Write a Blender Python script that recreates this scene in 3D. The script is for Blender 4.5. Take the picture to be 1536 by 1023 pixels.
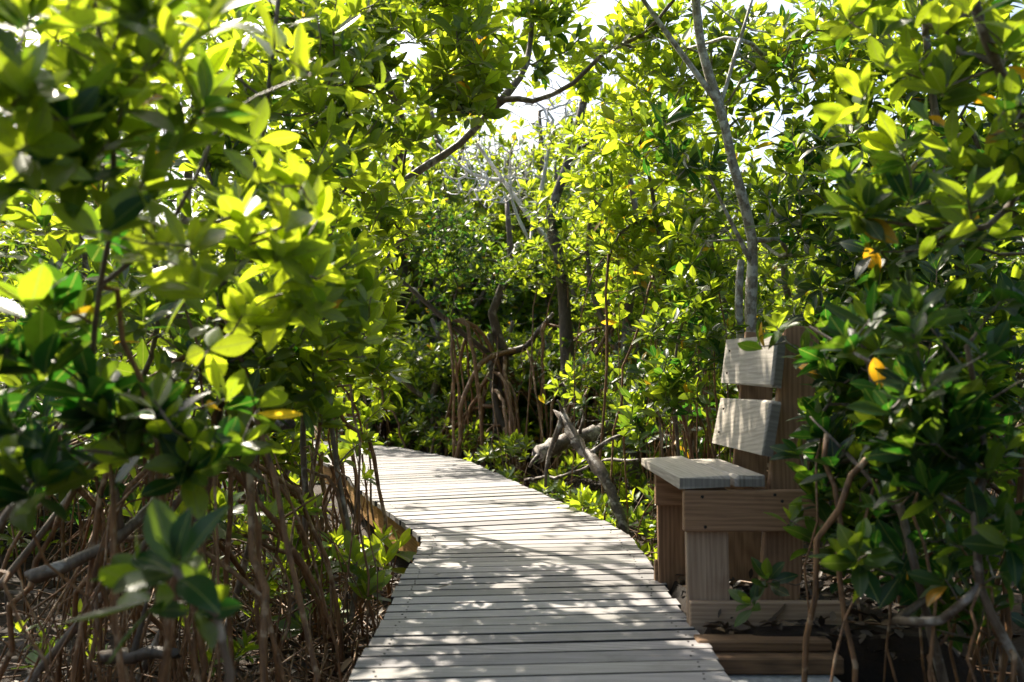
import bpy, math, random
import numpy as np
from mathutils import Vector, noise

for o in list(bpy.data.objects):
    bpy.data.objects.remove(o)
SC = bpy.context.scene
COL = SC.collection
R = math.radians

# ------------------------------------------------------------------ camera
CAM_Z = 0.87
PITCH = R(1.86)
FOC = 1493.0                       # focal length in photo pixels (35 mm on full frame)
cd = bpy.data.cameras.new('camera')
cam = bpy.data.objects.new('camera', cd)
COL.objects.link(cam)
cam.location = (0, 0, CAM_Z)
cam.rotation_euler = (R(90) + PITCH, 0, 0)
cd.lens = 35.0
cd.sensor_width = 36.0
cd.clip_start = 0.05
cd.clip_end = 2000
cd.dof.use_dof = True
cd.dof.focus_distance = 5.4
cd.dof.aperture_fstop = 3.0
cd.dof.aperture_blades = 0
SC.camera = cam

# ------------------------------------------------------------------ sky, sun, exposure
SUN_AZ = R(-32)                    # clockwise from +Y
SUN_EL = R(47)
SUN_DIR = Vector((math.sin(SUN_AZ) * math.cos(SUN_EL), math.cos(SUN_AZ) * math.cos(SUN_EL), math.sin(SUN_EL)))
W = bpy.data.worlds.new('World')
SC.world = W
W.use_nodes = True
wn = W.node_tree
bg = wn.nodes['Background']
sky = wn.nodes.new('ShaderNodeTexSky')
sky.sky_type = 'NISHITA'
sky.sun_disc = False
sky.sun_elevation = SUN_EL
sky.sun_rotation = SUN_AZ
sky.air_density = 1.0
sky.dust_density = 4.0
sky.ozone_density = 1.0
wn.links.new(sky.outputs[0], bg.inputs[0])
bg.inputs[1].default_value = 0.115
sd = bpy.data.lights.new('sun', 'SUN')
sun = bpy.data.objects.new('sun', sd)
COL.objects.link(sun)
sd.energy = 5.0
sd.angle = R(0.5)
sd.color = (1.0, 0.91, 0.75)
sun.rotation_euler = SUN_DIR.to_track_quat('Z', 'Y').to_euler()
sun.location = SUN_DIR * 30
SC.view_settings.view_transform = 'Standard'
SC.view_settings.look = 'None'
SC.view_settings.exposure = 1.3
SC.view_settings.gamma = 1.0
SC.cycles.max_bounces = 8
SC.cycles.diffuse_bounces = 4
SC.cycles.glossy_bounces = 3
SC.cycles.transmission_bounces = 5
SC.cycles.transparent_max_bounces = 4
SC.cycles.caustics_reflective = False
SC.cycles.caustics_refractive = False


def P(px, py, d):
    """World point seen at photo pixel (px, py), d metres ahead of the lens."""
    x = (px - 768.0) / FOC * d
    u = (511.5 - py) / FOC * d
    return np.array((x, d * math.cos(PITCH) - u * math.sin(PITCH), CAM_Z + d * math.sin(PITCH) + u * math.cos(PITCH)))


def tag(o, label=None, cat=None, group=None, kind=None):
    if label: o['label'] = label
    if cat: o['category'] = cat
    if group: o['group'] = group
    if kind: o['kind'] = kind
    return o


def empty(name, loc=(0, 0, 0), rz=0.0):
    o = bpy.data.objects.new(name, None)
    o.empty_display_size = 0.1
    o.location = loc
    o.rotation_euler = (0, 0, rz)
    COL.objects.link(o)
    return o


def link(name, me, parent=None, inv=True):
    """Link a mesh given in world coordinates; under a parent it keeps its place."""
    o = bpy.data.objects.new(name, me)
    COL.objects.link(o)
    if parent is not None:
        o.parent = parent
        if inv:
            me.transform(parent_matrix(parent).inverted())
    return o


def parent_matrix(p):
    return p.matrix_basis.copy()


def copy_tree(o, parent=None):
    c = o.copy()
    COL.objects.link(c)
    c.parent = parent
    for ch in o.children[:]:
        copy_tree(ch, c)
    return c


# ------------------------------------------------------------------ materials
def nmat(name):
    m = bpy.data.materials.new(name)
    m.use_nodes = True
    nt = m.node_tree
    return m, nt, nt.nodes, nt.links, nt.nodes['Principled BSDF']


def N(nt, t, **kw):
    n = nt.nodes.new(t)
    for k, v in kw.items():
        if k == 'op': n.operation = v
        elif k == 'inp':
            for i, val in v.items(): n.inputs[i].default_value = val
        else: setattr(n, k, v)
    return n


def mixc(nt, fac, a, b, blend='MIX'):
    n = nt.nodes.new('ShaderNodeMix')
    n.data_type = 'RGBA'
    n.blend_type = blend
    for sock, v in ((n.inputs[0], fac), (n.inputs[6], a), (n.inputs[7], b)):
        if hasattr(v, 'is_linked'): nt.links.new(v, sock)
        else: sock.default_value = v
    return n.outputs[2]


def math1(nt, op, a, b=None, c=None):
    n = nt.nodes.new('ShaderNodeMath')
    n.operation = op
    for i, v in enumerate((a, b, c)):
        if v is None: continue
        if hasattr(v, 'is_linked'): nt.links.new(v, n.inputs[i])
        else: n.inputs[i].default_value = v
    return n.outputs[0]


def ramp(nt, fac, stops):
    n = nt.nodes.new('ShaderNodeValToRGB')
    e = n.color_ramp.elements
    while len(e) < len(stops): e.new(0.5)
    for el, (p, c) in zip(e, stops):
        el.position = p
        el.color = c if len(c) == 4 else (*c, 1)
    nt.links.new(fac, n.inputs[0])
    return n.outputs[0]


def noise_tex(nt, vec, scale, detail=4, rough=0.55, dist=0.0):
    n = nt.nodes.new('ShaderNodeTexNoise')
    n.inputs['Scale'].default_value = scale
    n.inputs['Detail'].default_value = detail
    n.inputs['Roughness'].default_value = rough
    n.inputs['Distortion'].default_value = dist
    if vec is not None: nt.links.new(vec, n.inputs['Vector'])
    return n.outputs['Fac']


def bump(nt, bsdf, h, strength, dist):
    b = nt.nodes.new('ShaderNodeBump')
    b.inputs['Strength'].default_value = strength
    b.inputs['Distance'].default_value = dist
    nt.links.new(h, b.inputs['Height'])
    nt.links.new(b.outputs[0], bsdf.inputs['Normal'])


def leaf_material(name):
    m, nt, nodes, links, bs = nmat(name)
    at = N(nt, 'ShaderNodeAttribute', attribute_name='tint')
    sp = nodes.new('ShaderNodeSeparateColor')
    links.new(at.outputs['Color'], sp.inputs[0])
    hue, val, dying = sp.outputs
    uv = nodes.new('ShaderNodeUVMap')
    sx = nodes.new('ShaderNodeSeparateXYZ')
    links.new(uv.outputs[0], sx.inputs[0])
    across = math1(nt, 'ABSOLUTE', math1(nt, 'SUBTRACT', sx.outputs[0], 0.5))
    rib = math1(nt, 'LESS_THAN', across, 0.022)
    # side veins run off the midrib towards the tip
    vein = nodes.new('ShaderNodeTexWave')
    vein.wave_type = 'BANDS'
    vein.bands_direction = 'Y'
    vein.inputs['Scale'].default_value = 4.0
    vein.inputs['Distortion'].default_value = 0.0
    cmb = nodes.new('ShaderNodeCombineXYZ')
    links.new(math1(nt, 'SUBTRACT', sx.outputs[1], math1(nt, 'MULTIPLY', across, 0.6)), cmb.inputs[1])
    links.new(cmb.outputs[0], vein.inputs['Vector'])
    geo = nodes.new('ShaderNodeNewGeometry')
    blotch = noise_tex(nt, geo.outputs['Position'], 70, 3)
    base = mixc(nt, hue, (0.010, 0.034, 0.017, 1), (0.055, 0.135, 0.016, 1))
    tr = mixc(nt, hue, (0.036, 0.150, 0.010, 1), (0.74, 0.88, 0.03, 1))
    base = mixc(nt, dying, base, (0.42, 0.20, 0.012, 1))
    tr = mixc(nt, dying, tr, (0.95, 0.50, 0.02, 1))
    spot = math1(nt, 'MULTIPLY', math1(nt, 'GREATER_THAN', noise_tex(nt, geo.outputs['Position'], 160, 1), 0.68), 0.5)
    base = mixc(nt, spot, base, (0.035, 0.028, 0.01, 1))
    tr = mixc(nt, spot, tr, (0.10, 0.07, 0.01, 1))
    gain = math1(nt, 'ADD', math1(nt, 'MULTIPLY', val, 0.7), math1(nt, 'ADD', math1(nt, 'MULTIPLY', blotch, 0.3), 0.5))
    gc = nodes.new('ShaderNodeCombineColor')
    for i in range(3): links.new(gain, gc.inputs[i])
    base = mixc(nt, 1.0, base, gc.outputs[0], 'MULTIPLY')
    tr = mixc(nt, 1.0, tr, gc.outputs[0], 'MULTIPLY')
    base = mixc(nt, rib, base, (0.16, 0.22, 0.06, 1))
    tr = mixc(nt, rib, tr, (0.30, 0.36, 0.06, 1))
    links.new(base, bs.inputs['Base Color'])
    bs.inputs['Roughness'].default_value = 0.31
    bs.inputs['Specular IOR Level'].default_value = 0.55
    bump(nt, bs, math1(nt, 'ADD', vein.outputs['Fac'], blotch), 0.16, 0.004)
    t = nodes.new('ShaderNodeBsdfTranslucent')
    links.new(tr, t.inputs['Color'])
    mx = nodes.new('ShaderNodeMixShader')
    mx.inputs[0].default_value = 0.52
    links.new(bs.outputs[0], mx.inputs[1])
    links.new(t.outputs[0], mx.inputs[2])
    links.new(mx.outputs[0], nodes['Material Output'].inputs['Surface'])
    return m


def bark_material(name, dark, mid, pale, pale_amount, scale=30, stretch=0.25):
    m, nt, nodes, links, bs = nmat(name)
    tc = nodes.new('ShaderNodeTexCoord')
    mp = nodes.new('ShaderNodeMapping')
    mp.inputs['Scale'].default_value = (1, 1, stretch)
    links.new(tc.outputs['Object'], mp.inputs['Vector'])
    n1 = noise_tex(nt, mp.outputs[0], scale, 6, 0.65, 0.4)
    n2 = noise_tex(nt, tc.outputs['Object'], scale * 0.35, 4, 0.6)
    n3 = noise_tex(nt, mp.outputs[0], scale * 4, 3, 0.6)
    c = ramp(nt, n1, [(0.30, dark), (0.62, mid)])
    pl = ramp(nt, n2, [(0.62 - pale_amount * 0.4, (0, 0, 0)), (0.70 - pale_amount * 0.35, (1, 1, 1))])
    c = mixc(nt, pl, c, (*pale, 1))
    c = mixc(nt, 0.35, c, ramp(nt, n3, [(0.3, (0.25, 0.25, 0.25)), (0.7, (1, 1, 1))]), 'MULTIPLY')
    links.new(c, bs.inputs['Base Color'])
    bs.inputs['Roughness'].default_value = 0.52
    bs.inputs['Specular IOR Level'].default_value = 0.4
    bump(nt, bs, math1(nt, 'ADD', n1, n3), 0.55, 0.006)
    return m


def wood_material(name, dark, light, stain, rough=0.7, grey=0.0, lowspec=0.4):
    """Sawn timber: UV.x runs along the grain in metres, UV.y across it; 'tone' varies board by board."""
    m, nt, nodes, links, bs = nmat(name)
    uv = nodes.new('ShaderNodeUVMap')
    at = N(nt, 'ShaderNodeAttribute', attribute_name='tone')
    mp = nodes.new('ShaderNodeMapping')
    mp.inputs['Scale'].default_value = (1.2, 26, 1)
    links.new(uv.outputs[0], mp.inputs['Vector'])
    g1 = noise_tex(nt, mp.outputs[0], 2.2, 5, 0.6, 1.2)
    mp2 = nodes.new('ShaderNodeMapping')
    mp2.inputs['Scale'].default_value = (3, 160, 1)
    links.new(uv.outputs[0], mp2.inputs['Vector'])
    g2 = noise_tex(nt, mp2.outputs[0], 2.0, 3, 0.6)
    wv = nodes.new('ShaderNodeTexWave')
    wv.wave_type = 'RINGS'
    wv.rings_direction = 'Z'
    wv.inputs['Scale'].default_value = 3.2
    wv.inputs['Distortion'].default_value = 5.0
    wv.inputs['Detail'].default_value = 2.0
    wv.inputs['Detail Scale'].default_value = 1.2
    mp3 = nodes.new('ShaderNodeMapping')
    mp3.inputs['Scale'].default_value = (0.7, 5.5, 1)
    links.new(uv.outputs[0], mp3.inputs['Vector'])
    links.new(mp3.outputs[0], wv.inputs['Vector'])
    blot = noise_tex(nt, uv.outputs[0], 5, 4, 0.6)
    f = math1(nt, 'ADD', math1(nt, 'MULTIPLY', g1, 0.80), math1(nt, 'MULTIPLY', wv.outputs['Fac'], 0.20))
    c = ramp(nt, f, [(0.22, dark), (0.68, light)])
    c = mixc(nt, 0.5, c, ramp(nt, g2, [(0.25, (0.45, 0.43, 0.42)), (0.6, (1, 1, 1))]), 'MULTIPLY')
    c = mixc(nt, ramp(nt, blot, [(0.58, (0, 0, 0)), (0.78, (0.55, 0.55, 0.55))]), c, (*stain, 1))
    c = mixc(nt, 1.0, c, at.outputs['Color'], 'MULTIPLY')
    kn = nodes.new('ShaderNodeTexVoronoi')
    kn.inputs['Scale'].default_value = 2.6
    links.new(uv.outputs[0], kn.inputs['Vector'])
    knot = ramp(nt, kn.outputs['Distance'], [(0.03, (1, 1, 1)), (0.055, (0, 0, 0))])
    c = mixc(nt, math1(nt, 'MULTIPLY', knot, 0.75), c, (dark[0] * 0.35, dark[1] * 0.3, dark[2] * 0.28, 1))
    links.new(c, bs.inputs['Base Color'])
    bs.inputs['Roughness'].default_value = rough
    bs.inputs['Specular IOR Level'].default_value = lowspec
    bump(nt, bs, math1(nt, 'ADD', g2, g1), 0.35, 0.0025)
    return m


def plain_material(name, col, rough=0.8, metal=0.0, scale=25, vary=0.4, bm=0.4):
    m, nt, nodes, links, bs = nmat(name)
    tc = nodes.new('ShaderNodeTexCoord')
    n = noise_tex(nt, tc.outputs['Object'], scale, 6, 0.65)
    c = ramp(nt, n, [(0.3, tuple(x * (1 - vary) for x in col)), (0.7, tuple(min(1, x * (1 + vary)) for x in col))])
    links.new(c, bs.inputs['Base Color'])
    bs.inputs['Roughness'].default_value = rough
    bs.inputs['Metallic'].default_value = metal
    bump(nt, bs, n, bm, 0.01)
    return m


M = {}
M['leaf'] = leaf_material('mangrove_leaf')
M['bark'] = bark_material('mangrove_bark', (0.06, 0.042, 0.03), (0.20, 0.15, 0.11), (0.38, 0.34, 0.30), 0.18)
M['pale_bark'] = bark_material('lichened_bark', (0.15, 0.115, 0.09), (0.46, 0.41, 0.36), (0.70, 0.68, 0.65), 0.36, 55, .5)
M['dead_bark'] = bark_material('dead_bark', (0.42, 0.39, 0.36), (0.66, 0.64, 0.62), (0.76, 0.75, 0.74), 0.4)
M['dark_bark'] = bark_material('dark_bark', (0.035, 0.025, 0.018), (0.11, 0.08, 0.06), (0.25, 0.22, 0.19), 0.1)
M['root'] = bark_material('prop_root_bark', (0.060, 0.028, 0.012), (0.27, 0.135, 0.058), (0.42, 0.29, 0.18), 0.14, 45)
M['log'] = bark_material('driftwood_bark', (0.03, 0.022, 0.017), (0.14, 0.105, 0.08), (0.42, 0.38, 0.35), 0.22, 40, 1.0)
M['deck'] = wood_material('weathered_decking', (0.185, 0.175, 0.175), (0.40, 0.385, 0.395), (0.11, 0.098, 0.09), 0.62, lowspec=0.5)
M['beam'] = wood_material('amber_beam', (0.26, 0.13, 0.035), (0.52, 0.29, 0.085), (0.13, 0.075, 0.03), 0.7)
M['pine_pale'] = wood_material('weathered_pine', (0.29, 0.26, 0.22), (0.53, 0.485, 0.43), (0.27, 0.24, 0.20), 0.7)
M['pine_warm'] = wood_material('warm_pine', (0.18, 0.095, 0.048), (0.40, 0.235, 0.13), (0.10, 0.055, 0.03), 0.7)
M['pine_leg'] = wood_material('pale_warm_pine', (0.27, 0.17, 0.11), (0.50, 0.36, 0.25), (0.22, 0.125, 0.075), 0.7)
M['timber'] = wood_material('old_timber', (0.09, 0.05, 0.026), (0.24, 0.135, 0.068), (0.06, 0.038, 0.022), 0.8)
M['nail'] = plain_material('dark_nail', (0.05, 0.045, 0.04), 0.5, 0.8)
M['concrete'] = plain_material('grey_concrete', (0.34, 0.35, 0.35), 0.9, 0, 40, 0.35, 0.8)


def mud_material():
    m, nt, nodes, links, bs = nmat('dark_mud')
    geo = nodes.new('ShaderNodeNewGeometry')
    n1 = noise_tex(nt, geo.outputs['Position'], 1.6, 6, 0.65)
    n2 = noise_tex(nt, geo.outputs['Position'], 24, 6, 0.7)
    c = ramp(nt, n1, [(0.35, (0.010, 0.007, 0.005)), (0.7, (0.045, 0.027, 0.016))])
    c = mixc(nt, 0.6, c, ramp(nt, n2, [(0.3, (0.35, 0.33, 0.3)), (0.68, (1.3, 1.2, 1.1))]), 'MULTIPLY')
    links.new(c, bs.inputs['Base Color'])
    rr = math1(nt, 'ADD', math1(nt, 'MULTIPLY', n2, 0.5), 0.5)
    bs.inputs['Specular IOR Level'].default_value = 0.22
    links.new(rr, bs.inputs['Roughness'])
    bump(nt, bs, n2, 0.8, 0.03)
    return m


M['mud'] = mud_material()


def litter_material():
    m, nt, nodes, links, bs = nmat('dry_leaf')
    at = N(nt, 'ShaderNodeAttribute', attribute_name='tint')
    sp = nodes.new('ShaderNodeSeparateColor')
    links.new(at.outputs['Color'], sp.inputs[0])
    c = ramp(nt, sp.outputs[0], [(0.0, (0.02, 0.012, 0.008)), (0.55, (0.062, 0.036, 0.018)), (1.0, (0.24, 0.15, 0.075))])
    links.new(c, bs.inputs['Base Color'])
    bs.inputs['Roughness'].default_value = 0.6
    return m


M['dry'] = litter_material()


# ------------------------------------------------------------------ mesh helpers
def np_mesh(name, verts, faces_flat, totals, mats, smooth=True, uv=None, attrs=None, mat_idx=None):
    me = bpy.data.meshes.new(name)
    nv, nl, nf = len(verts), len(faces_flat), len(totals)
    me.vertices.add(nv)
    me.vertices.foreach_set('co', np.asarray(verts, np.float32).ravel())
    me.loops.add(nl)
    me.loops.foreach_set('vertex_index', np.asarray(faces_flat, np.int32))
    me.polygons.add(nf)
    tot = np.asarray(totals, np.int32)
    st = np.zeros(nf, np.int32)
    st[1:] = np.cumsum(tot)[:-1]
    me.polygons.foreach_set('loop_start', st)
    me.polygons.foreach_set('loop_total', tot)
    me.polygons.foreach_set('use_smooth', np.full(nf, bool(smooth)))
    if mat_idx is not None:
        me.polygons.foreach_set('material_index', np.asarray(mat_idx, np.int32))
    for m in mats: me.materials.append(m)
    if uv is not None:
        l = me.uv_layers.new(name='UVMap')
        l.data.foreach_set('uv', np.asarray(uv, np.float32).ravel())
    for k, v in (attrs or {}).items():
        a = me.attributes.new(k, 'FLOAT_COLOR', 'POINT')
        a.data.foreach_set('color', np.asarray(v, np.float32).ravel())
    me.update(calc_edges=True)
    me.validate()
    return me


def unit(a):
    return a / np.maximum(np.linalg.norm(a, axis=-1, keepdims=True), 1e-9)


def leaf_template(rows):
    """Vertices (s along, t side) and faces of an obovate mangrove leaf with a folded midrib."""
    s, t, w = [0.0], [0.0], [0.0]
    for r in rows:
        ww = (math.sin(math.pi * min(1, r ** 1.10)) ** 0.88)
        ww = max(ww, 0.06)
        for side in (-1, 0, 1):
            s.append(r); t.append(side); w.append(ww)
    s.append(1.0); t.append(0.0); w.append(0.0)
    n = len(rows)
    F = [(0, 2, 1), (0, 3, 2)]
    for i in range(n - 1):
        a = 1 + 3 * i
        b = a + 3
        F += [(a, a + 1, b + 1, b), (a + 1, a + 2, b + 2, b + 1)]
    a = 1 + 3 * (n - 1)
    e = len(s) - 1
    F += [(a, a + 1, e), (a + 1, a + 2, e)]
    return np.array(s), np.array(t), np.array(w), F


LOD = {
    0: leaf_template([0.10, 0.22, 0.36, 0.50, 0.64, 0.77, 0.88, 0.95]),
    1: leaf_template([0.12, 0.32, 0.55, 0.76, 0.91]),
    2: leaf_template([0.20, 0.55, 0.86]),
}


def leaves_mesh(name, O, D, NN, L, Wd, bend, fold, tint, lod, mat):
    s, t, w, F = LOD[lod]
    K = len(s)
    n = len(O)
    S = unit(np.cross(D, NN))
    wid = t * w
    x = O[:, None, :] + D[:, None, :] * (L[:, None] * (s - 0.12 * s * s * 0))[..., None]
    x = x + S[:, None, :] * (Wd[:, None] * wid)[..., None]
    lift = fold[:, None] * np.abs(wid) * Wd[:, None] - bend[:, None] * (s * s) * L[:, None]
    x = x + NN[:, None, :] * lift[..., None]
    flat = np.concatenate([np.array(f) for f in F])
    tot = np.array([len(f) for f in F])
    allf = (np.arange(n) * K)[:, None] + flat[None, :]
    uvt = np.stack([0.5 + 0.5 * wid, s], 1)[flat]
    uv = np.tile(uvt, (n, 1))
    tc = np.ones((n, K, 4))
    tc[:, :, :3] = tint[:, None, :]
    return np_mesh(name, x.reshape(-1, 3), allf.ravel(), np.tile(tot, n), [mat], True, uv, {'tint': tc.reshape(-1, 4)})


def rosettes(rng, tips, axes, length, hue, hue_sd=0.16, per=(6, 10), dying=0.012, spread=1.0, slim=0.42):
    """Whorls of leaves at twig ends: young erect leaves inside, older spreading ones outside."""
    O, D, NN, L, Wd, B, Fo, T = [], [], [], [], [], [], [], []
    for i in range(len(tips)):
        a = axes[i]
        k = rng.integers(per[0], per[1] + 1)
        ref = np.array((0.3, 0.8, 0.5)) if abs(a[2]) > 0.8 else np.array((0, 0, 1.0))
        u = np.cross(a, ref); u /= np.linalg.norm(u) + 1e-9
        v = np.cross(a, u)
        ph0 = rng.uniform(0, 6.28)
        lh = hue[i]
        size = length * rng.uniform(0.75, 1.2)
        for j in range(k):
            f = (j + 0.5) / k                      # 0 inside .. 1 outside
            th = R(13 + 62 * f * spread) + rng.normal(0, 0.16)
            ph = ph0 + (j % 2) * math.pi + (j // 2) * 1.62 + rng.normal(0, 0.22)
            r = u * math.cos(ph) + v * math.sin(ph)
            d = a * math.cos(th) + r * math.sin(th)
            d = d + np.array((0, 0, -0.10 * f)) + rng.normal(0, 0.05, 3)
            d /= np.linalg.norm(d)
            nn = a * math.sin(th) - r * math.cos(th) + rng.normal(0, 0.20, 3)
            nn = nn - d * np.dot(nn, d)
            nn /= np.linalg.norm(nn) + 1e-9
            O.append(tips[i] - a * (f * 0.35 * length) + d * 0.06 * length)
            D.append(d); NN.append(nn)
            ll = size * (0.55 + 0.5 * min(1, f * 2.2)) * rng.uniform(0.85, 1.1)
            L.append(ll)
            Wd.append(ll * 0.5 * slim * rng.uniform(0.85, 1.2))
            B.append(rng.normal(0.10, 0.14) + 0.06 * f)
            Fo.append(rng.uniform(0.05, 0.38))
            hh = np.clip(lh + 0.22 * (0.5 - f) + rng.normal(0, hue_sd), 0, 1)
            dy = rng.uniform(0.55, 1.0) if (f > 0.5 and rng.random() < dying * 2) else 0.0
            T.append((hh, rng.uniform(0.15, 0.95), dy))
    f = lambda z: np.array(z, float)
    return f(O), f(D), f(NN), f(L), f(Wd), f(B), f(Fo), f(T)


class Tubes:
    def __init__(self):
        self.v, self.f, self.t, self.n = [], [], [], 0

    def add(self, pts, rad, sides=6, wob=0.0, seed=0, jag=0.0):
        pts = np.asarray(pts, float)
        rad = np.asarray(rad, float)
        k = np.concatenate([[True], np.linalg.norm(np.diff(pts, axis=0), axis=1) > 1e-5])
        pts, rad = pts[k], rad[k]
        m = len(pts)
        if m < 2: return
        tan = np.zeros_like(pts)
        tan[1:-1] = pts[2:] - pts[:-2]
        tan[0] = pts[1] - pts[0]
        tan[-1] = pts[-1] - pts[-2]
        tan = unit(tan)
        ref = np.array((1.0, 0, 0)) if abs(tan[0][0]) < 0.8 else np.array((0, 1.0, 0))
        n = np.cross(tan[0], ref); n /= np.linalg.norm(n)
        ang = np.arange(sides) * 2 * math.pi / sides
        ca, sa = np.cos(ang), np.sin(ang)
        rings = []
        rg = np.random.default_rng(seed + m)
        for i in range(m):
            n = n - tan[i] * np.dot(n, tan[i]); n /= np.linalg.norm(n) + 1e-9
            b = np.cross(tan[i], n)
            rr = rad[i] * (1 + (rg.normal(0, wob, sides) if wob else 0))
            rings.append(pts[i] + (ca * rr)[:, None] * n + (sa * rr)[:, None] * b)
        if jag:                                        # splintered ends
            rings[0] = rings[0] - tan[0] * (rg.uniform(0, jag, sides) ** 1.0)[:, None]
            rings[-1] = rings[-1] + tan[-1] * rg.uniform(0, jag, sides)[:, None]
        base = self.n
        self.v.append(np.concatenate(rings))
        idx = np.arange(sides)
        nx = (idx + 1) % sides
        for i in range(m - 1):
            a = base + i * sides
            q = np.stack([a + idx, a + nx, a + sides + nx, a + sides + idx], 1)
            self.f.append(q.ravel()); self.t.append(np.full(sides, 4))
        self.f.append(base + idx[::-1]); self.t.append(np.array([sides]))
        self.f.append(base + (m - 1) * sides + idx); self.t.append(np.array([sides]))
        self.n += m * sides

    def mesh(self, name, mat):
        return np_mesh(name, np.concatenate(self.v), np.concatenate(self.f), np.concatenate(self.t), [mat])


def bez(p0, p1, p2, p3, n):
    t = np.linspace(0, 1, n + 1)[:, None]
    return (1 - t) ** 3 * p0 + 3 * (1 - t) ** 2 * t * p1 + 3 * (1 - t) * t * t * p2 + t ** 3 * p3


def smooth_line(pts, step=0.12):
    """Catmull-Rom through the given points."""
    p = np.asarray(pts, float)
    q = np.vstack([2 * p[0] - p[1], p, 2 * p[-1] - p[-2]])
    out = []
    for i in range(1, len(q) - 2):
        n = max(2, int(np.linalg.norm(q[i + 1] - q[i]) / step))
        for k in range(n):
            t = k / n
            out.append(0.5 * (2 * q[i] + (q[i + 1] - q[i - 1]) * t + (2 * q[i - 1] - 5 * q[i] + 4 * q[i + 1] - q[i + 2]) * t * t
                              + (3 * q[i] - q[i - 1] - 3 * q[i + 1] + q[i + 2]) * t ** 3))
    out.append(p[-1])
    return np.array(out)


# ------------------------------------------------------------------ ground
GZ = -0.36


def ground_z(x, y):
    h = GZ + 0.09 * noise.noise(Vector((x * 0.7, y * 0.7, 1.3))) + 0.045 * noise.noise(Vector((x * 2.6, y * 2.6, 4.1))) + 0.02 * noise.noise(Vector((x * 8, y * 8, 9.0)))
    # earth packed up under and beside the bench
    ex = min(1, max(0, (x - 0.55) / 0.1)) * min(1, max(0, (1.9 - x) / 0.5))
    ey = min(1, max(0, (y - 3.22) / 0.08)) * min(1, max(0, (5.2 - y) / 0.6))
    h = h + (0.006 + 0.03 * noise.noise(Vector((x * 7, y * 7, 2))) - h) * ex * ey
    # the marsh floor climbs slightly beyond the bend
    h += 0.16 * min(1, max(0, (y - 6) / 5))
    return h


def axis(lim, fine, n1, n2):
    a = np.linspace(0, fine, n1)
    b = fine + (np.linspace(0, 1, n2) ** 3) * (lim - fine) + 1e-3
    return np.concatenate([-b[::-1], -a[1:][::-1], a, b])


gx = axis(600, 5.0, 90, 40)
gy = axis(600, 7.0, 110, 40) + 6.0
vx, vy = np.meshgrid(gx, gy)
vz = np.vectorize(lambda a, b: ground_z(a, b) if abs(a) < 30 and abs(b) < 40 else GZ)(vx, vy)
gv = np.stack([vx, vy, vz], -1).reshape(-1, 3)
nx_, ny_ = len(gx), len(gy)
ii = (np.arange(ny_ - 1)[:, None] * nx_ + np.arange(nx_ - 1)[None, :]).ravel()
gf = np.stack([ii, ii + 1, ii + nx_ + 1, ii + nx_], 1)
g = link('ground', np_mesh('ground', gv, gf.ravel(), np.full(len(gf), 4), [M['mud']]))
tag(g, 'dark wet mud of the mangrove floor', 'ground', kind='structure')


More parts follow.
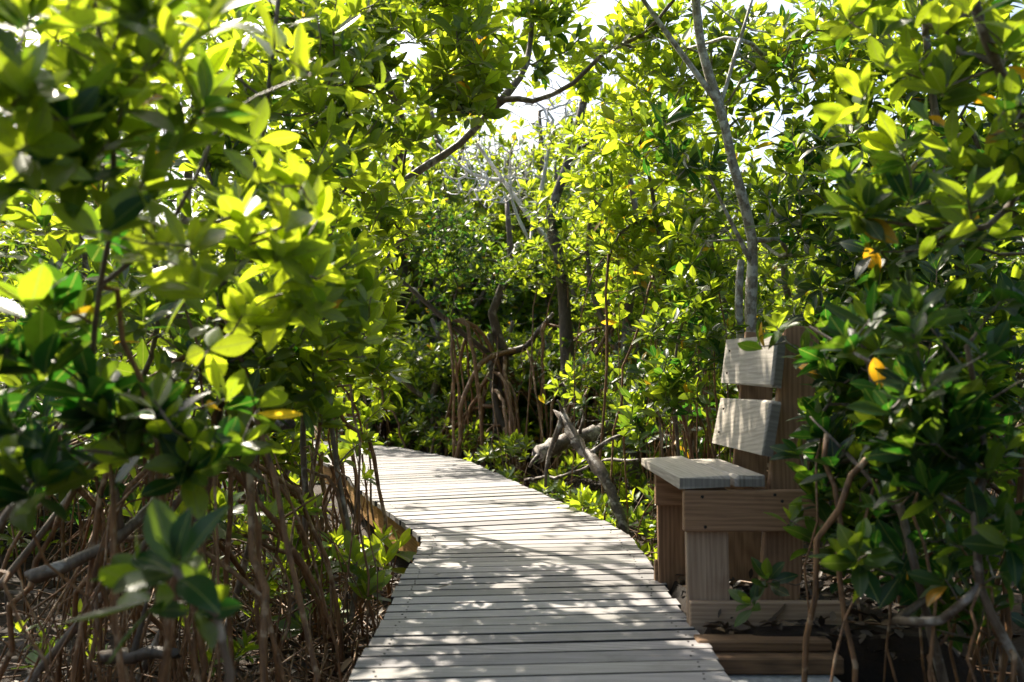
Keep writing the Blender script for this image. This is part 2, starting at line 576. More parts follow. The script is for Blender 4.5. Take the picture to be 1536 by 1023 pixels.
# ------------------------------------------------------------------ timber
class Boards:
    """Bevelled planks collected into one mesh; grain runs along each plank."""

    def __init__(self, seed=1):
        self.v, self.f, self.t, self.uv, self.tone, self.mi = [], [], [], [], [], []
        self.n = 0
        self.rng = np.random.default_rng(seed)

    def hexa(self, c8, bev=0.004, tone=None, mat=0, edge=1.0, end=1.0):
        """c8: corners bottom (0-3) then top (4-7); edge 0-1 is the length. Chamfered by insetting each face."""
        c = np.asarray(c8, float)
        cen = c.mean(0)
        faces = [(0, 3, 2, 1), (4, 5, 6, 7), (0, 1, 5, 4), (2, 3, 7, 6), (1, 2, 6, 5), (3, 0, 4, 7)]
        lv = c[1] - c[0]
        Ln = np.linalg.norm(lv); lv = lv / Ln
        wv = c[3] - c[0]; wv = wv / np.linalg.norm(wv)
        hv = c[4] - c[0]; hv = hv / np.linalg.norm(hv)
        off = self.rng.uniform(0, 40, 2)
        tn = tone if tone is not None else 1.0
        tn = np.array(tn) * np.ones(3)
        vid = {}
        base = self.n
        vs = []
        for fi, fc in enumerate(faces):
            fcen = c[list(fc)].mean(0)
            for q in fc:
                d = c[q] - fcen
                p = c[q].copy()
                for ax in (lv, wv, hv):
                    k = np.dot(d, ax)
                    if abs(k) > 1e-5: p = p - ax * bev * np.sign(k)
                vid[(fi, q)] = base + len(vs)
                vs.append(p)
        F = [[vid[(fi, q)] for q in fc] for fi, fc in enumerate(faces)]
        edges = {}
        for fi, fc in enumerate(faces):
            for a, b in zip(fc, fc[1:] + fc[:1]):
                edges.setdefault(frozenset((a, b)), []).append((fi, a, b))
        for e, lst in edges.items():
            (f1, a, b), (f2, _, _) = lst
            F.append([vid[(f1, b)], vid[(f1, a)], vid[(f2, a)], vid[(f2, b)]])
        for q in range(8):
            fs = [fi for fi, fc in enumerate(faces) if q in fc]
            tri = [vid[(fi, q)] for fi in fs]
            p = [vs[i - base] for i in tri]
            nrm = np.cross(p[1] - p[0], p[2] - p[0])
            if np.dot(nrm, c[q] - cen) < 0: tri = tri[::-1]
            F.append(tri)
        vs = np.array(vs)
        for fc in F:
            pts = vs[[i - base for i in fc]]
            nrm = np.cross(pts[1] - pts[0], pts[2] - pts[0])
            al = abs(np.dot(nrm, lv)) / (np.linalg.norm(nrm) + 1e-12)
            self.f += fc; self.t.append(len(fc)); self.mi.append(mat)
            for p in pts:
                d = p - c[0]
                if al > 0.8:
                    self.uv.append((off[0] + np.dot(d, hv) * 0.4, off[1] + np.dot(d, wv) + 3))
                else:
                    self.uv.append((off[0] + np.dot(d, lv), off[1] + np.dot(d, wv) + np.dot(d, hv)))
        self.v.append(vs)
        for fi, fc in enumerate(faces):
            k = edge if fi in (2, 3) else end if fi in (4, 5) else 1.0      # long edges: shade of the gaps between deck planks painted into the tone
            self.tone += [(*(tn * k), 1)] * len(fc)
        self.n += len(vs)

    def box(self, o, l, w, h, bev=0.004, tone=None, mat=0):
        o, l, w, h = (np.asarray(a, float) for a in (o, l, w, h))
        self.hexa([o, o + l, o + l + w, o + w, o + h, o + l + h, o + l + w + h, o + w + h], bev, tone, mat)

    def disc(self, c, nrm, r, mat, tone=1.0):
        nrm = unit(np.asarray(nrm, float))
        ref = np.array((1.0, 0, 0)) if abs(nrm[0]) < 0.8 else np.array((0, 1.0, 0))
        u = unit(np.cross(nrm, ref)); v = np.cross(nrm, u)
        k = 7
        a = np.arange(k) * 2 * math.pi / k
        ring = np.asarray(c) + r * (np.cos(a)[:, None] * u + np.sin(a)[:, None] * v)
        top = ring + nrm * 0.0012
        base = self.n
        self.v.append(np.vstack([ring - nrm * 0.004, top]))
        F = [list(range(base + k, base + 2 * k))]
        for i in range(k):
            j = (i + 1) % k
            F.append([base + i, base + j, base + k + j, base + k + i])
        for fc in F:
            self.f += fc; self.t.append(len(fc)); self.mi.append(mat)
            self.uv += [(0, 0)] * len(fc)
        self.tone += [(tone, tone, tone, 1)] * (2 * k)
        self.n += 2 * k

    def mesh(self, name, mats):
        return np_mesh(name, np.concatenate(self.v), self.f, self.t, mats, False, self.uv, {'tone': self.tone}, self.mi)


# ------------------------------------------------------------------ boardwalk
LEFT = [(-0.452, -2.0), (-0.458, 5.28), (-1.065, 7.26), (-1.66, 9.4), (-2.55, 11.3), (-4.6, 13.4), (-7.5, 15.0)]
RIGHT = [(0.622, -2.0), (0.620, 5.42), (0.565, 5.76), (-0.455, 10.0), (-1.34, 11.75), (-3.6, 14.0), (-6.9, 16.1)]
# stations pair a point of the left edge with a point of the right edge; boards fan between them
STA = [(-2.0, -2.0), (5.28, 5.42), (5.42, 5.76), (7.26, 7.75), (9.4, 10.0), (11.3, 11.75), (13.4, 14.0), (15.0, 16.1)]


def edge_at(line, y):
    for (x0, y0), (x1, y1) in zip(line, line[1:]):
        if y <= y1 or (x1, y1) == line[-1]:
            t = (y - y0) / (y1 - y0)
            return x0 + (x1 - x0) * t
    return line[-1][0]


deck = empty('boardwalk', (0, 0, 0))
tag(deck, 'weathered grey plank boardwalk curving left through the mangroves', 'boardwalk', kind='structure')
rng = np.random.default_rng(5)
bd = Boards(3)
PITCHB, GAP, TH = 0.1165, 0.0190, 0.032
for (l0, r0), (l1, r1) in zip(STA, STA[1:]):
    ln = 0.5 * (np.hypot(edge_at(LEFT, l1) - edge_at(LEFT, l0), l1 - l0) + np.hypot(edge_at(RIGHT, r1) - edge_at(RIGHT, r0), r1 - r0))
    far_run = l0 > 5.3                 # past the kink the planks are wider
    nb = max(1, round(ln / (0.178 if far_run else PITCHB)))
    for i in range(nb):
        def pt(line, a, b, t, push):
            y = a + (b - a) * t
            return np.array((edge_at(line, y) + push, y, 0.0))
        el, er = -rng.uniform(0, 0.020), rng.uniform(0, 0.020)
        gp = (0.034 if far_run else GAP) / ln * (0.65 + 0.7 * rng.random())
        t0, t1 = (i + 0.0) / nb + gp / 2, (i + 1.0) / nb - gp / 2
        zt = rng.normal(0, 0.001, 4)
        a, b = pt(LEFT, l0, l1, t0, el), pt(RIGHT, r0, r1, t0, er)
        c, d = pt(RIGHT, r0, r1, t1, er), pt(LEFT, l0, l1, t1, el)
        top = [p + np.array((0, 0, z)) for p, z in zip((a, b, c, d), zt)]
        bot = [p - np.array((0, 0, TH)) for p in (a, b, c, d)]
        k = rng.uniform(0.62, 1.10)
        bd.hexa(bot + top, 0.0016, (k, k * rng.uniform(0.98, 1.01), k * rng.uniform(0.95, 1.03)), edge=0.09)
        if a[1] < 12:
            for p, q in ((a, d), (b, c)):
                inn = 0.07 if p is a else -0.07
                for f in (0.27, 0.73):
                    cpt = p + (q - p) * f + np.array((inn + rng.normal(0, 0.006), 0, zt.mean() + 0.0005))
                    bd.disc(cpt, (0, 0, 1), 0.0038, 1, 1.0)
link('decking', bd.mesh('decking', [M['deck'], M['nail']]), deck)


def poly_beam(line, inset, z0, z1, th, seed):
    out = []
    for (x0, y0), (x1, y1) in zip(line, line[1:]):
        b = Boards(seed); seed += 1
        p, q = np.array((x0 + inset, y0, z0)), np.array((x1 + inset, y1, z0))
        l = q - p
        w = np.array((l[1], -l[0], 0)); w = w / np.linalg.norm(w) * th
        b.box(p, l, w, (0, 0, z1 - z0), 0.003)
        out.append(b.mesh('side_beam', [M['beam']]))
    return out


for me in poly_beam(LEFT, 0.02, -0.21, -TH - 0.002, 0.04, 11) + poly_beam([(x - 0.06, y) for x, y in RIGHT], 0, -0.21, -TH - 0.002, 0.04, 31):
    link('side_beam', me, deck)
for y in (1.2, 3.1, 5.15, 7.2, 9.3, 11.2):
    for line, dx in ((LEFT, 0.09), (RIGHT, -0.19)):
        b = Boards(int(y * 10))
        x = edge_at(line, y) + dx
        b.box((x, y - 0.045, -0.8), (0, 0, 0.8 - TH - 0.004), (0.09, 0, 0), (0, 0.09, 0), 0.004)
        link('support_post', b.mesh('support_post', [M['beam']]), deck)

# ------------------------------------------------------------------ bench
bench = empty('wooden_bench', (0.62, 3.46, 0))
tag(bench, 'rough plank bench with two pale back boards facing the boardwalk', 'bench')


def bpart(name, build, mats, seed):
    b = Boards(seed)
    build(b)
    return link(name, b.mesh(name, mats), bench)


Y0, Y1 = 3.44, 4.24                     # near and far ends of the seat
# seat boards (front one a little wider), 38 mm thick, tops at 0.515
bpart('seat_board', lambda b: b.hexa([(0.572, Y0, 0.477), (0.556, Y1 + 0.01, 0.477), (0.728, Y1 + 0.02, 0.474), (0.757, Y0 + 0.005, 0.474),
                                      (0.572, Y0, 0.515), (0.556, Y1 + 0.01, 0.515), (0.728, Y1 + 0.02, 0.512), (0.757, Y0 + 0.005, 0.512)], 0.006, (1.0, .98, .95), end=.55), [M['pine_pale']], 51)
bpart('seat_board', lambda b: b.hexa([(0.777, Y0 + 0.012, 0.473), (0.742, Y1, 0.475), (0.872, Y1, 0.475), (0.880, Y0 + 0.008, 0.473),
                                      (0.777, Y0 + 0.012, 0.511), (0.742, Y1, 0.513), (0.872, Y1, 0.513), (0.880, Y0 + 0.008, 0.511)], 0.006, (.93, .92, .92), end=.55), [M['pine_pale']], 52)


def back_board(zl, zh, xl, xh, y0l, y0h, y1, tone, seed, tilt=0.0):
    th = 0.04
    n = np.array((zh - zl, 0, -(xh - xl))); n = n / np.linalg.norm(n) * th
    a, b_ = np.array((xl, y0l, zl)), np.array((xl - 0.024, y1, zl + tilt))
    c, d = np.array((xh - 0.020, y1, zh + tilt)), np.array((xh, y0h, zh))
    # length a->b, width along the board's height
    bb = Boards(seed)
    bb.hexa([a + n, b_ + n, c + n, d + n, a, b_, c, d], 0.005, tone, end=.45)
    for p, q in ((a, d), (b_, c)):
        for f in (0.25, 0.75):
            cc = p + (q - p) * f
            inward = 0.14 if p is a else -0.12
            bb.disc(cc + np.array((0, inward, 0)) - n * 0.03, -n, 0.005, 1)
    return link('back_board', bb.mesh('back_board', [M['pine_pale'], M['nail']]), bench)


back_board(0.583, 0.772, 0.862, 0.896, 3.43, 3.45, 4.21, (1.02, 1.0, .97), 53)
back_board(0.826, 1.008, 0.902, 0.922, 3.46, 3.46, 4.22, (.97, .97, .97), 54)

# leaning back posts (2x6), broad face to the bench's end
for yy, sd_ in ((3.53, 55), (4.10, 56)):
    def post(b, yy=yy):
        f0, f1 = 0.875, 0.972             # front edge at the foot and at the top
        b.hexa([(f0 - 0.02, yy, -0.02), (f1, yy, 1.045), (f1, yy + 0.038, 1.045), (f0 - 0.02, yy + 0.038, -0.02),
                (f0 + 0.125, yy, -0.02), (f1 + 0.125, yy, 1.03), (f1 + 0.125, yy + 0.038, 1.03), (f0 + 0.125, yy + 0.038, -0.02)], 0.004, (.95, .93, .95))
    bpart('back_post', post, [M['pine_warm']], sd_)
# front legs
for yy, sd_, tn, mt in ((3.482, 57, (1, .97, .95), 'pine_leg'), (4.16, 58, (.8, .75, .7), 'pine_warm')):
    bpart('leg', lambda b: b.hexa([(0.616, yy, -0.03), (0.600, yy, 0.470), (0.600, yy + 0.038, 0.470), (0.616, yy + 0.038, -0.03),
                                   (0.762, yy, -0.03), (0.745, yy, 0.470), (0.745, yy + 0.038, 0.470), (0.762, yy + 0.038, -0.03)], 0.004, tn), [M[mt]], sd_)
# end rails under the seat and base boards on the ground
for yy, sd_ in ((3.443, 59), (4.120, 60)):
    def rail(b, yy=yy):
        b.box((0.592, yy, 0.325), (0.50, 0, 0), (0, 0.038, 0), (0, 0, 0.142), 0.004, (1.02, .98, .95))
        if yy < 3.6:
            for x, z in ((0.655, 0.445), (0.665, 0.342), (0.93, 0.43), (0.95, 0.345), (0.905, 0.452)):
                b.disc((x, yy - 0.0005, z), (0, -1, 0), 0.006, 1)
    bpart('end_rail', rail, [M['pine_warm'], M['nail']], sd_)
bpart('base_board', lambda b: b.box((0.612, 3.442, -0.045), (0.52, 0, 0), (0, 0.038, 0), (0, 0, 0.13), 0.004, (1.0, .96, .92)), [M['pine_leg']], 61)
bpart('base_board', lambda b: b.box((0.60, 4.205, -0.045), (0.62, 0, 0), (0, 0.038, 0), (0, 0, 0.13), 0.004, (.9, .88, .85)), [M['pine_warm']], 62)
bpart('rear_rail', lambda b: b.box((0.86, 3.575, 0.36), (0, 0.52, 0), (0.038, 0, 0), (0, 0, 0.10), 0.004, (.9, .88, .85)), [M['pine_warm']], 63)

# timbers edging the earth under the bench
tz = ((0.60, 1.035, 3.245, -0.030, 0.006, 0.09, 'split brown timber, upper of two edging the earth below the bench', 71),
      (0.60, 1.055, 3.190, -0.087, -0.032, 0.12, 'square brown timber, lower of two edging the earth below the bench', 72))
for x0, x1, y, z0, z1, wd, lab, s_ in tz:
    b = Boards(s_)
    b.box((x0, y, z0), (x1 - x0, 0, 0), (0, wd, 0), (0, 0, z1 - z0), 0.006, (1, 1, 1))
    o = link('edging_timber', b.mesh('edging_timber', [M['timber']]))
    tag(o, lab, 'timber')
b = Boards(73)
b.box((0.60, 3.0, -0.26), (0.435, 0.0, 0), (0, 0.22, 0), (0, 0, 0.17), 0.012, 1.0)
tag(link('concrete_block', b.mesh('concrete_block', [M['concrete']])), 'pale grey concrete block under the brown timbers beside the boardwalk', 'block')


# ------------------------------------------------------------------ trees
def in_way(p):
    x, y, z = p
    if y < 12.5 and y > -1:
        l, r = edge_at(LEFT, y), edge_at(RIGHT, y)
        top = 2.15 if y > 2 else 2.6
        if l + 0.06 < x < r - 0.02 and z < top: return True
    if 0.52 < x < 1.14 and 3.36 < y < 4.34 and z < 1.08: return True
    if (x * x + y * y + (z - CAM_Z) ** 2) < 1.0: return True
    return False


def sample_crown(rng, c, rad, n, clumps=None):
    c, rad = np.asarray(c, float), np.asarray(rad, float)
    k = clumps or max(2, n // 3)
    cen = []
    while len(cen) < k:
        q = rng.uniform(-1, 1, 3)
        if 0.15 < np.linalg.norm(q) < 1: cen.append(q)
    cen = np.array(cen)
    out = []
    tries = 0
    while len(out) < n and tries < n * 12:
        tries += 1
        q = cen[rng.integers(k)] + rng.normal(0, 0.22, 3)
        if np.linalg.norm(q) > 1.15: continue
        p = c + q * rad
        if in_way(p): continue
        out.append(p)
    return np.array(out).reshape(-1, 3)


def grow(rng, stems, tips, axes, seg, tip_r, zmin=0.15, up_pen=0.7):
    """A branching skeleton: every tip is joined to the nearest suitable point of what has grown so far."""
    pos, par, rmin = [], [], []
    can = []
    for si, (pts, r0, r1) in enumerate(stems):
        ln = smooth_line(pts, seg)
        prev = -1
        if si > 0 and pos:
            dd = np.linalg.norm(np.array(pos) - ln[0], axis=1)
            j = int(dd.argmin())
            prev = j if dd[j] < 0.35 else 0
        m = len(ln)
        for i, p in enumerate(ln):
            pos.append(p); par.append(prev); rmin.append(r0 + (r1 - r0) * i / max(1, m - 1))
            can.append(p[2] > zmin)
            prev = len(pos) - 1
    ns = len(pos)
    A = np.zeros((ns + len(tips) * 14 + 8, 3)); A[:ns] = pos
    ok = np.zeros(len(A), bool); ok[:ns] = can
    if not ok.any(): ok[:ns] = True
    cnt = ns
    order = np.argsort([np.linalg.norm(A[:ns] - t, axis=1).min() for t in tips]) if len(tips) else []
    for ti in order:
        t = tips[ti]
        d = np.linalg.norm(A[:cnt] - t, axis=1)
        cost = d + up_pen * np.maximum(0, A[:cnt, 2] - t[2] + 0.3 * d) + np.where(ok[:cnt], 0, 1e3)
        j = int(cost.argmin())
        p0 = A[j]
        dist = d[j]
        if dist < 1e-3: continue
        pj = par[j]
        dn = unit(p0 - A[pj]) if pj >= 0 else np.array((0, 0, 1.0))
        to = unit(t - p0)
        side = unit(dn * 0.5 + to + rng.normal(0, 0.22, 3))
        n = int(np.clip(dist / seg, 2, 10))
        cv = bez(p0, p0 + side * dist * 0.36, t - axes[ti] * dist * 0.30 + rng.normal(0, 0.03, 3) * dist, t, n)
        prev = j
        for q in cv[1:]:
            A[cnt] = q; ok[cnt] = True
            par.append(prev); rmin.append(tip_r)
            prev = cnt
            cnt += 1
    A = A[:cnt]
    r = np.zeros(cnt)
    acc = np.zeros(cnt)
    for i in range(cnt - 1, -1, -1):
        r[i] = max(rmin[i], acc[i] ** (1 / 2.5) if acc[i] > 0 else tip_r)
        if par[i] >= 0: acc[par[i]] += r[i] ** 2.5 * (1.0 if i >= ns else 0.4)
    # a limb never outgrows the stem's own hand-set thickness by much
    for i in range(ns): r[i] = min(r[i], rmin[i] * 1.35)
    for i in range(ns, cnt): r[i] = min(r[i], max(r[par[i]] * 0.97, tip_r))
    kids = [[] for _ in range(cnt)]
    for i, p in enumerate(par):
        if p >= 0: kids[p].append(i)
    return A, par, r, kids, ns


def skeleton_mesh(name, A, par, r, kids, mat, wob=0.07, seed=0):
    tb = Tubes()
    starts = [i for i in range(len(A)) if par[i] < 0]
    stack = [(i, None) for i in starts]
    while stack:
        i, pre = stack.pop()
        pts, rad = [], []
        if pre is not None:
            pts.append(A[pre]); rad.append(min(r[pre], r[i] * 1.2))
        cur = i
        while True:
            pts.append(A[cur]); rad.append(r[cur])
            ks = kids[cur]
            if not ks: break
            main = max(ks, key=lambda q: r[q])
            for q in ks:
                if q != main: stack.append((q, cur))
            cur = main
        mr = max(rad)
        tb.add(pts, rad, 10 if mr > 0.03 else 6 if mr > 0.008 else 4, wob if mr > 0.006 else 0, seed + i)
    return tb.mesh(name, mat)


def add_roots(rng, root_obj, A, r, ns, spec, mat, base):
    """Prop roots: each drops from a stem or limb to the mud, arching outwards or hanging straight."""
    n, zlo, zhi, spread, rlo, rhi = spec
    idx = [i for i in range(len(A)) if zlo < A[i][2] < zhi and (i < ns or r[i] > 0.005)]
    if not idx: return
    for k in range(n):
        for _ in range(12):
            s = A[idx[rng.integers(len(idx))]]
            ang = rng.uniform(0, 6.28)
            out = np.array((math.cos(ang), math.sin(ang), 0)) * spread * rng.uniform(0.1, 1.35)
            e = s + out
            if not (edge_at(LEFT, e[1]) - 0.06 < e[0] < edge_at(RIGHT, e[1]) + 0.06 and -1 < e[1] < 13) and not (0.5 < e[0] < 1.2 and 3.1 < e[1] < 4.4):
                break
        else:
            continue
        e[2] = ground_z(e[0], e[1]) - 0.06
        h = s[2] - e[2]
        hang = rng.random() < 0.45
        p1 = s + out * (0.35 if hang else 0.75) + np.array((0, 0, (0.0 if hang else 0.04) * h - (0.2 * h if hang else 0)))
        p2 = e + np.array((0, 0, h * (0.5 if hang else 0.55))) - out * 0.04 + rng.normal(0, 0.035, 3)
        c = bez(s, p1, p2, e, 9)
        c[1:-1] += rng.normal(0, 0.014, (8, 3))
        rr = rlo * .6 + (rhi * 1.1 - rlo * .6) * rng.random() ** 2.2
        tb = Tubes()
        tb.add(c, np.linspace(rr, rr * 0.85, 10) * (1 + rng.normal(0, 0.05, 10)), 7, 0.05, k)
        if rng.random() < 0.35:                     # some fork near the mud
            f = c[5]
            o2 = rng.normal(0, 1, 3); o2[2] = 0
            e2 = e + unit(o2) * rng.uniform(0.08, 0.22)
            if not (edge_at(LEFT, e2[1]) - 0.04 < e2[0] < edge_at(RIGHT, e2[1]) + 0.04):
                e2[2] = ground_z(e2[0], e2[1]) - 0.06
                tb.add(bez(f, f + (e2 - f) * 0.3 + np.array((0, 0, 0.05)), e2 + np.array((0, 0, 0.15)), e2, 6), np.linspace(rr * 0.8, rr * 0.6, 7), 6, 0.05, k)
        link('prop_root', tb.mesh('prop_root', mat), root_obj)


def tip_axes(rng, tips, centre, up=0.75):
    out = unit(tips - centre)
    a = out * 0.75 + np.array((0, 0, up)) + rng.normal(0, 0.30, tips.shape)
    return unit(a)


def make_tree(name, label, cat, stems, crowns, leaf=0.10, lod=1, bark='bark', roots=None, seed=0, group=None,
              per=(5, 9), seg=0.10, tip_r=0.0022, tips_extra=None, slim=0.40, base=None, dying=0.006, spread=1.0, foliage=True, zmin=0.15):
    """crowns: (centre, radii, number of twig ends, leaf hue 0 dark .. 1 yellow-green)."""
    rng = np.random.default_rng(seed)
    stems = [(np.array(p, float), a, b_) for p, a, b_ in stems]
    b0 = stems[0][0][0] if base is None else np.array(base)
    root = empty(name, (b0[0], b0[1], b0[2]))
    tag(root, label, cat, group)
    T, X, H = [], [], []
    for c, rad, n, hue in crowns:
        t = sample_crown(rng, c, rad, n)
        if not len(t): continue
        T.append(t); X.append(tip_axes(rng, t, np.asarray(c) - np.array((0, 0, rad[2] * 0.6))))
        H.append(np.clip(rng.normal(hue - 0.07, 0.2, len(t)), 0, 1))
    if tips_extra:
        for p, a, hue in tips_extra:
            T.append(np.array([p])); X.append(unit(np.array([a], float))); H.append(np.array([hue]))
    T = np.concatenate(T) if T else np.zeros((0, 3)); X = np.concatenate(X) if X else T; H = np.concatenate(H) if H else np.zeros(0)
    A, par, r, kids, ns = grow(rng, stems, T, X, seg, tip_r, zmin)
    link('trunk', skeleton_mesh('trunk', A, par, r, kids, M[bark], seed=seed), root)
    if foliage and len(T):
        O, D, NN, L, Wd, B, Fo, Ti = rosettes(rng, T, X, leaf, H, per=per, slim=slim, dying=dying, spread=spread)
        keep = np.array([not in_way(o + d * l) for o, d, l in zip(O, D, L)])
        link('crown', leaves_mesh('crown', O[keep], D[keep], NN[keep], L[keep], Wd[keep], B[keep], Fo[keep], Ti[keep], lod, M['leaf']), root)
    if roots: add_roots(rng, root, A, r, ns, roots, M['root'], b0)
    return root


def G(x, y):
    return np.array((x, y, ground_z(x, y) - 0.05))


# --- left side, nearest first
make_tree('mangrove_tree', 'nearest broad-leaved mangrove, its big blurred leaves filling the upper left corner', 'tree',
          [([G(-1.75, 2.0), P(60, 700, 2.2), P(150, 430, 2.0), P(170, 200, 1.95), P(130, -60, 1.95)], 0.010, 0.005),
           ([P(150, 430, 2.0), P(260, 330, 2.05), P(330, 180, 2.1)], 0.007, 0.004)],
          [(P(60, 60, 1.75), (.33, .30, .22), 22, .66), (P(290, 70, 2.0), (.30, .32, .20), 26, .85),
           (P(370, 330, 2.1), (.20, .28, .26), 28, .88), (P(120, 290, 1.9), (.32, .32, .30), 30, .5),
           (P(100, 570, 1.9), (.28, .26, .20), 26, .12), (P(290, 620, 2.2), (.20, .26, .12), 16, .25), (P(40, 720, 2.0), (.2, .2, .12), 8, .1)],
          leaf=0.108, lod=0, seed=11, roots=(12, .1, 1.1, .22, .005, .010), slim=.42, dying=.01)
make_tree('mangrove_sapling', 'low mangrove shoot with one broad grey-green whorl on a leaning stem', 'sapling',
          [([G(-0.62, 1.95), P(345, 1010, 1.75), P(290, 900, 1.68), P(262, 850, 1.65)], 0.011, 0.006)], [],
          tips_extra=[(P(262, 842, 1.64), (-.05, -.45, .9), .2), (P(300, 905, 1.69), (.5, -.5, .5), .18), (P(215, 885, 1.74), (-.5, -.2, .6), .25)],
          leaf=0.108, lod=0, seed=12, per=(8, 10), slim=.44, spread=1.1, base=G(-0.62, 1.95))
make_tree('mangrove_tree', 'leafy mangrove behind the nearest one, yellow-green in the sun', 'tree',
          [([G(-1.75, 3.2), P(300, 700, 3.2), P(330, 450, 3.1), P(390, 220, 3.1), P(420, -20, 3.1)], 0.016, 0.007),
           ([G(-2.1, 3.3), P(200, 600, 3.2), P(230, 300, 3.2)], 0.014, 0.007)],
          [(P(440, 440, 3.1), (.26, .45, .34), 90, .84), (P(250, 430, 3.2), (.55, .45, .45), 115, .5),
           (P(440, 130, 3.3), (.45, .45, .40), 80, .7), (P(200, 120, 3.3), (.6, .4, .45), 90, .6), (P(360, 570, 3.2), (.36, .3, .18), 46, .5), (P(120, 640, 3.2), (.4, .3, .2), 36, .2)],
          leaf=0.098, lod=0, seed=13, roots=(34, .05, 1.2, .4, .005, .012))
make_tree('mangrove_tree', 'slender-stemmed mangrove leaning its sunlit leaves over the boardwalk edge', 'tree',
          [([G(-1.05, 4.7), P(458, 800, 4.7), P(455, 640, 4.7), P(470, 480, 4.7), P(500, 330, 4.6)], 0.020, 0.010),
           ([G(-.82, 4.55), P(535, 880, 4.6), P(505, 700, 4.7), P(495, 560, 4.7), P(520, 460, 4.6)], 0.016, 0.008)],
          [(P(510, 470, 4.6), (.26, .4, .28), 46, .82), (P(545, 560, 4.9), (.17, .3, .16), 34, .88), (P(440, 590, 4.7), (.22, .3, .16), 34, .7), (P(545, 650, 5.3), (.08, .25, .14), 10, .72)],
          leaf=0.105, lod=0, seed=14, roots=(24, .05, 1.1, .5, .005, .013),
          tips_extra=[(P(545, 660, 4.8), (.6, -.1, .5), .35), (P(548, 715, 5.0), (.6, -.2, .4), .85), (P(590, 560, 4.9), (.8, 0, .5), .9), (P(575, 610, 5.0), (.7, 0, .3), .9)])
make_tree('mangrove_tree', 'big mangrove whose bare limb arches over the boardwalk', 'tree',
          [([G(-1.75, 6.6), P(480, 560, 6.8), P(545, 400, 6.6), P(590, 290, 6.4), P(690, 215, 6.2), P(755, 150, 6.05), P(800, 152, 6.0), P(860, 125, 5.85), P(905, 80, 5.75), P(965, 52, 5.6), P(1010, 0, 5.5)], 0.052, 0.010),
           ([P(590, 290, 6.4), P(600, 180, 6.2), P(560, 60, 6.0), P(540, -60, 5.9)], 0.04, 0.016),
           ([P(752, 152, 6.05), P(790, 95, 6.2), P(800, 0, 6.3)], 0.026, 0.012)],
          [(P(600, 130, 4.8), (.50, .6, .38), 130, .62), (P(700, 60, 4.6), (.20, .4, .24), 44, .78), (P(450, 230, 4.9), (.55, .5, .50), 120, .5),
           (P(600, 310, 5.6), (.24, .35, .20), 44, .8), (P(520, 20, 4.6), (.6, .5, .3), 80, .55), (P(690, 150, 5.2), (.20, .4, .2), 46, .7),
           (P(560, 400, 5.9), (.28, .4, .22), 46, .72), (P(690, 45, 5.6), (.28, .4, .30), 60, .75), (P(830, 20, 6.4), (.36, .4, .22), 50, .7), (P(930, 70, 6.2), (.28, .4, .2), 40, .8), (P(775, 60, 6.4), (.22, .4, .3), 34, .72), (P(860, 95, 6.8), (.2, .4, .2), 24, .85),
           ((-.5, 5.6, 3.5), (1.3, 1.5, .45), 95, .5), ((-1.7, 8.2, 3.5), (1.2, 1.7, .5), 150, .5), ((.5, 4.15, 2.98), (1.0, .85, .33), 190, .5), ((-1.4, 5.3, 3.2), (.9, 1.0, .4), 75, .5)],  # overhead crowns, mostly out of view, added to shade deck, bench and bush
          leaf=0.112, lod=1, seed=15, bark='bark', roots=(16, .1, 1.4, .8, .012, .024))
make_tree('mangrove_tree', 'dense mangrove behind the left thicket of prop roots', 'tree',
          [([G(-3.0, 5.6), P(60, 560, 5.6), P(100, 300, 5.5), P(120, 0, 5.5)], 0.05, 0.02), ([G(-2.2, 6.0), P(260, 560, 6.0), P(280, 300, 6.0), P(300, 60, 6.0)], 0.04, 0.02)],
          [(P(120, 330, 5.4), (1.2, .7, .8), 160, .4), (P(300, 240, 6.6), (1.0, .7, .9), 85, .5), (P(100, 60, 5.6), (1.0, .7, .6), 150, .55), (P(350, 600, 6.2), (.7, .5, .45), 100, .5), (P(80, 640, 5.2), (.9, .5, .4), 80, .3), (P(415, 655, 5.9), (.50, .4, .24), 90, .65), (P(200, 760, 6.5), (1.2, .5, .35), 70, .4)],
          leaf=0.108, lod=1, seed=16, roots=(60, .1, 1.3, 1.1, .007, .015))
make_tree('mangrove_tree', 'low spreading mangrove among close brown stilt roots beside the boardwalk', 'tree',
          [([G(-1.5, 3.9), P(300, 800, 3.9), P(230, 640, 3.9), P(160, 560, 4.0)], 0.020, 0.010), ([G(-1.25, 4.2), P(390, 720, 4.1), P(330, 590, 4.1), P(300, 520, 4.1)], 0.018, 0.008)],
          [(P(300, 770, 3.6), (.28, .25, .12), 14, .6), (P(395, 790, 3.9), (.20, .25, .1), 12, .7), (P(130, 680, 3.8), (.4, .3, .16), 30, .3)],
          leaf=0.095, lod=1, seed=17, roots=(48, 0, 1.1, .6, .005, .012))

make_tree('mangrove_sapling', 'bright sunlit sapling sprouting against the side beam at the boardwalk kink', 'sapling',
          [([G(-.80, 4.6), P(560, 880, 4.72), P(566, 850, 4.75)], .007, .005)], [],
          tips_extra=[(P(553, 822, 4.75), (-.3, -.2, .9), .95), (P(598, 822, 4.85), (.5, -.2, .8), .97), (P(578, 845, 4.7), (.2, -.5, .8), .9), (P(540, 850, 4.7), (-.6, -.2, .6), .85), (P(575, 805, 4.9), (0, .1, 1), .95)],
          leaf=.125, lod=0, seed=18, per=(6, 9), slim=.34, zmin=-1)

